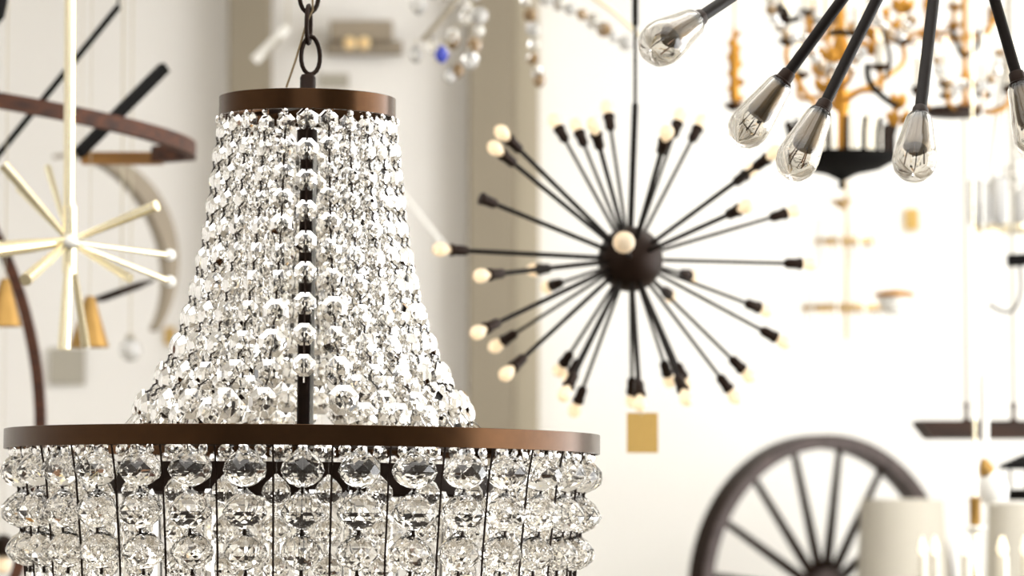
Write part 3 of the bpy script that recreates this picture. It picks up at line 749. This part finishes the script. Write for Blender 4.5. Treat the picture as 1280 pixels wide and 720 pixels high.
MB().lathe([(S(18, 7), -S(4, 7)), (S(20, 7), -S(12, 7)), (S(12, 7), -S(24, 7)), (S(1, 7), -S(26, 7))], P(1118, 368, 7.0), (0, 0, 1), 24).build('glass_shade', 'opal', gl, True)
MB().tube([P(1118, 364, 7.0), Vector((P(1118, 364, 7.0).x, 7.0, CEIL))], .0008, 6).build('wire', 'opal', gl, True)
tt = P(1140, 274, 7.4)
card(1140, 274, 17, 27, 8.985, 'kraft', 'wall_card', 'small tan card on the white wall, right of the pale chandelier')

# ------------------------------------------------------------------ pale glass chandelier at the right edge
DA = 6.9; sA = DA / FPX
pg = thing('glass_ring_chandelier', 'faint white glass ring chandelier at the right edge above the black bar', 'chandelier', P(1262, 286, DA))
cA = P(1262, 286, DA)
MB().band(cA, 42 * sA, 45 * sA, -3 * sA, 3 * sA, 48).build('ring', 'brass_pale', pg, True)
for k in range(6):
    a = 2 * PI * (k + .1) / 6
    p = cA + Vector((math.cos(a) * 43 * sA, math.sin(a) * 43 * sA, 0))
    MB().tube([p, cA + Vector((0, 0, 250 * sA))], 1.5 * sA, 6).build('chain', 'kraft_grey', pg, True)
    o = MB().lathe([(3 * sA, 0), (9 * sA, 8 * sA), (9 * sA, 60 * sA), (6 * sA, 62 * sA)], p, (0, 0, 1), 14).build('glass_tube', 'opal_glass', pg, True)
MB().tube([cA + Vector((0, 0, 245 * sA)), Vector((cA.x, DA, CEIL))], 2 * sA, 8).build('rod', 'kraft_grey', pg, True)
for x, y in ((1262, 215), (1272, 190), (1268, 232)):
    b = MB(); faceted_ball(b, P(x, y, DA), 8 * sA, 9 * sA, 8); b.build('crystal_drop', 'crystal', pg)

# black sconce bar at right edge
bb = thing('black_arm_lamp', 'short black bar with a thin wire loop below, at the right edge', 'pendant lamp', P(1275, 325, 6.3))
MB().box(P(1288, 324, 6.3), S(58, 6.3), .02, S(15, 6.3), Matrix.Rotation(R(-4), 3, 'Y')).build('bar', 'black', bb)
MB().tube(qcurve([P(1275, 332, 6.3), P(1276, 362, 6.3), P(1270, 384, 6.3), P(1255, 390, 6.3), P(1236, 380, 6.3)], 8), S(1.8, 6.3), 8).build('wire_loop', 'iron', bb, True)
MB().tube([P(1290, 322, 6.3), Vector((P(1290, 322, 6.3).x, 6.3, CEIL))], S(2, 6.3), 8).build('rod', 'iron', bb, True)

# ------------------------------------------------------------------ dark beam chandelier
DB = 6.6; sB = DB / FPX
bm = thing('beam_chandelier', 'dark wooden beam chandelier with slanted end and brass posts', 'chandelier', P(1260, 537, DB))
A = [P(1143, 527, DB), P(1480, 527, DB)]
z1, z0 = P(1143, 527, DB).z, P(1143, 548, DB).z
x1 = P(1143, 527, DB).x; xe = P(1480, 527, DB).x
rs = []
for y_, ins in ((DB - .07, 0), (DB + .07, 0)):
    rs.append([Vector((x1 + 17 * sB, y_, z0)), Vector((xe - 17 * sB, y_, z0)), Vector((xe, y_, z1)), Vector((x1, y_, z1))])
MB().rings(rs).build('beam', 'dark_wood', bm)
for x in (1208, 1267, 1330, 1400):
    p = P(x, 527, DB)
    o = MB().lathe([(6 * sB, 0), (6 * sB, 2 * sB), (2.8 * sB, 4 * sB), (2.8 * sB, 18 * sB), (5 * sB, 20 * sB), (2 * sB, 24 * sB)], p, (0, 0, 1), 14).build('post', 'bronze', bm, True)
    MB().tube([p + Vector((0, 0, 22 * sB)), Vector((p.x, p.y, CEIL))], 2.2 * sB, 8).build('hanging_rod', 'kraft_grey', o, True)
g5 = thing('glass_tube_pendant', 'thin frosted glass tube hanging in front of the dark beam', 'pendant lamp', P(1231, 530, 6.0))
MB().tube([P(1231, 552, 6.0), P(1231, 470, 6.0)], S(5.5, 6.0), 14).build('tube', 'opal', g5, True)
MB().tube([P(1231, 475, 6.0), Vector((P(1231, 475, 6.0).x, 6.0, CEIL))], S(1.5, 6.0), 8).build('wire', 'opal', g5, True)

# black lantern lower right
bl2 = thing('black_lantern', 'black framed lantern cut off by the right edge below the beam', 'lantern', P(1290, 600, 6.0))
z_t = P(1290, 580, 6.0)
MB().lathe([(S(52, 6), -S(6, 6)), (S(50, 6), 0), (S(20, 6), S(10, 6)), (S(4, 6), S(14, 6))], z_t, (0, 0, 1), 4).build('lid', 'black', bl2)
MB().lathe([(S(30, 6), -S(7, 6)), (S(36, 6), 0), (S(34, 6), S(6, 6)), (S(2, 6), S(6, 6))], P(1290, 618, 6.0), (0, 0, 1), 24).build('base', 'black', bl2, True)
for k in range(4):
    a = PI / 4 + k * PI / 2 + .4
    u = Vector((math.cos(a), math.sin(a), 0)) * S(28, 6)
    MB().tube([z_t + u + Vector((0, 0, -S(3, 6))), P(1290, 618, 6.0) + u], S(1.5, 6), 6).build('post', 'black', bl2, True)
MB().tube([P(1290, 615, 6.0), P(1290, 588, 6.0)], S(8, 6), 12).build('candle', 'candle', bl2, True)
rod_up(bl2, P(1290, 568, 6.0), S(2, 6), 'black')

# ------------------------------------------------------------------ console with wheel and lamps
cab_z = P(1030, 745 + 199, 8.45).z - 0.002
cab = thing('console_cabinet', 'long white console cabinet under the wagon wheel', 'cabinet', (1.35, 8.6, 0))
MB().box((1.35, 8.6, cab_z - .015), 2.5, .62, .03).build('top', 'white_paint', cab)
MB().box((1.35, 8.6, (cab_z - .03) / 2 + .04), 2.44, .56, cab_z - .11).build('body', 'white_paint', cab)
for k in range(4):
    dd = MB().box((.45 + .6 * k, 8.31, (cab_z) / 2), .56, .02, cab_z - .2).build('door', 'white_paint', cab)
    MB().ball((.68 + .6 * k, 8.29, .7), .012, 12, 8).build('knob', 'brass', dd, True)
for x in (.15, 2.55):
    for y in (8.36, 8.84):
        MB().box((x, y, .04), .05, .05, .08).build('foot', 'white_paint', cab)

DW = 8.45; sW = DW / FPX
wc = P(1030, 745, DW)
wc.z += 0.004
wh = thing('wagon_wheel', 'weathered dark wagon wheel with thin spokes propped against the white wall', 'wheel', wc)
rot = Matrix.Rotation(R(33), 3, 'Z')
def wp(a, r, w): return wc + rot @ Vector((math.cos(a) * r, w, math.sin(a) * r))
rs = []
for k in range(96):
    a = 2 * PI * k / 96
    rs.append([wp(a, 181 * sW, -14 * sW), wp(a, 183 * sW, -17 * sW), wp(a, 195 * sW, -17 * sW), wp(a, 197 * sW, -14 * sW), wp(a, 197 * sW, 14 * sW), wp(a, 195 * sW, 17 * sW), wp(a, 183 * sW, 17 * sW), wp(a, 181 * sW, 14 * sW)])
MB().rings(rs, closed=True).build('rim', 'wheel_wood', wh)
tr = []
for k in range(96):
    a = 2 * PI * k / 96
    tr.append([wp(a, 196.5 * sW, -14 * sW), wp(a, 199 * sW, -14 * sW), wp(a, 199 * sW, 14 * sW), wp(a, 196.5 * sW, 14 * sW)])
MB().rings(tr, closed=True).build('iron_tyre', 'bronze_dark', wh)
MB().lathe([(14 * sW, -30 * sW), (20 * sW, -26 * sW), (30 * sW, -16 * sW), (32 * sW, 0), (30 * sW, 16 * sW), (20 * sW, 26 * sW), (14 * sW, 30 * sW)], wc, rot @ Vector((0, 1, 0)), 28).build('hub', 'wheel_wood', wh, True)
for k in range(16):
    a = R(104.5 + 22.5 * k)
    MB().tube([wp(a, 26 * sW, 0), wp(a, 90 * sW, 0), wp(a, 182 * sW, 0)], [7 * sW, 6 * sW, 4.5 * sW], 10).build('spoke', 'bronze_dark', wh, True)

# linen drum shade lamps, bottom right
def table_lamp(px, py_top, w, h, D, label, taper=.88):
    s = D / FPX; c = P(px, py_top, D)
    o = thing('table_lamp', label, 'table lamp', (c.x, c.y, cab_z))
    MB().lathe([(w * taper / 2 * s, 0), (w / 2 * s, -h * s), ((w / 2 - 1.5) * s, -h * s), ((w * taper / 2 - 1.5) * s, 0)], c, (0, 0, 1), 48, closed=True).build('lamp_shade', 'linen', o, True)
    top = c.z - h * s * .5 - cab_z
    MB().lathe([(.06, 0), (.06, .015), (.02, .03), (.05, .12), (.06, .2), (.02, .3 if top > .34 else top * .8), (.01, top)], (c.x, c.y, cab_z), (0, 0, 1), 28).build('lamp_base', 'brass', o, True)
    m = MB()
    for k in range(3):
        a = 2 * PI * k / 3
        m.tube([Vector((c.x, c.y, cab_z + top)), c + Vector((math.cos(a), math.sin(a), 0)) * (w * taper / 2 - 1) * s + Vector((0, 0, -3 * s))], 1 * s, 6)
    m.build('shade_spider', 'brass', o, True)
table_lamp(1128, 624, 118, 130, 8.35, 'table lamp with a wide grey linen shade in front of the wheel')
table_lamp(1268, 628, 76, 130, 8.35, 'table lamp with a grey linen shade at the right edge')

# brass candle chandelier with white glass globe, low right
DE = 5.9; sE = DE / FPX
bcn = candelabra('candle_chandelier', 'low brass chandelier with white candles at the bottom right corner', 1220, 752, DE, 9, 66, 92, 'brass', 'brass_pale')
MB().lathe([(5 * sE, 0), (7 * sE, 3 * sE), (7 * sE, 30 * sE), (9 * sE, 33 * sE), (4 * sE, 36 * sE)], P(1219, 657, DE), (0, 0, 1), 18).build('column', 'antique_gold', bcn, True)
MB().lathe([(4 * sE, 0), (13 * sE, 8 * sE), (18 * sE, 8 * sE), (16 * sE, 10 * sE), (3 * sE, 10 * sE)], P(1219, 668, DE), (0, 0, 1), 18).build('dish', 'opal', bcn, True)
gg = thing('globe_pendant', 'white opal glass pendant with brass cap beside the black lantern', 'pendant lamp', P(1243, 608, 5.7))
MB().lathe([(S(1, 5.7), -S(26, 5.7)), (S(15, 5.7), -S(22, 5.7)), (S(19, 5.7), -S(8, 5.7)), (S(16, 5.7), S(6, 5.7)), (S(8, 5.7), S(16, 5.7)), (S(6, 5.7), S(18, 5.7))], P(1241, 606, 5.7), (-.2, 0, 1), 24).build('glass_shade', 'opal', gg, True)
MB().lathe([(S(10, 5.7), S(12, 5.7)), (S(10, 5.7), S(20, 5.7)), (S(6, 5.7), S(30, 5.7)), (S(2, 5.7), S(34, 5.7))], P(1238, 606, 5.7), (-.25, 0, 1), 18).build('cap', 'antique_gold', gg, True)
MB().tube([P(1232, 578, 5.7), Vector((P(1232, 578, 5.7).x, 5.7, CEIL))], S(1.2, 5.7), 6).build('wire', 'opal', gg, True)

# ------------------------------------------------------------------ lights
def area(name, loc_, target, sx, sy, power, col=(1, .97, .92)):
    l = bpy.data.lights.new(name, 'AREA'); l.shape = 'RECTANGLE'; l.size = sx; l.size_y = sy; l.energy = power; l.color = col
    o = bpy.data.objects.new(name, l); C.objects.link(o); o.location = loc_
    o.rotation_euler = (Vector(target) - Vector(loc_)).to_track_quat('-Z', 'Y').to_euler()
    return o
area('ceiling_fill_light', (-.5, 3.2, CEIL - .03), (-.5, 3.2, 0), 3.0, 2.4, 80, (1, .985, .96))  # unseen area lights, added under the ceiling to brighten the room
area('ceiling_fill_light', (0, -.6, CEIL - .03), (0, 1.5, 0.5), 3.0, 1.5, 70, (1, .985, .96))
area('ceiling_fill_light', (-1.8, 6.8, CEIL - .03), (-1.8, 7.6, 0), 2.0, 1.0, 45, (1, .985, .96))
area('wall_fill_light', (1.9, 7.6, CEIL - .03), (1.9, 9.0, 2.0), 2.6, .4, 62, (1, .985, .96))  # unseen light added to whiten the right part of the back wall
area('ceiling_fill_light', (1.8, 5.6, CEIL - .03), (1.8, 5.6, 0), 2.4, 1.6, 46, (1, .985, .96))  # added as well to lift the lower right wall

w = bpy.data.worlds.new('World'); bpy.context.scene.world = w; w.use_nodes = True
w.node_tree.nodes['Background'].inputs['Color'].default_value = (1, .98, .95, 1)
w.node_tree.nodes['Background'].inputs['Strength'].default_value = 0.5

# ------------------------------------------------------------------ camera object
cam = bpy.data.cameras.new('Camera'); co = bpy.data.objects.new('Camera', cam); C.objects.link(co)
co.location = EYE; co.rotation_euler = (PI / 2 + PITCH, 0, 0)
cam.sensor_width = 36; cam.lens = FPX / 1280 * 36
cam.dof.use_dof = True; cam.dof.focus_distance = 3.52; cam.dof.aperture_fstop = 7.6
cam.clip_end = 100
sc = bpy.context.scene
sc.camera = co
vs = sc.view_settings
vs.view_transform = 'Standard'; vs.look = 'None'; vs.gamma = 1; vs.use_curve_mapping = False; vs.exposure = -0.62
cy = sc.cycles
cy.max_bounces = 20; cy.transmission_bounces = 20; cy.glossy_bounces = 8; cy.diffuse_bounces = 4; cy.transparent_max_bounces = 8
cy.caustics_reflective = False; cy.caustics_refractive = False
cy.sample_clamp_indirect = 6; cy.use_denoising = True
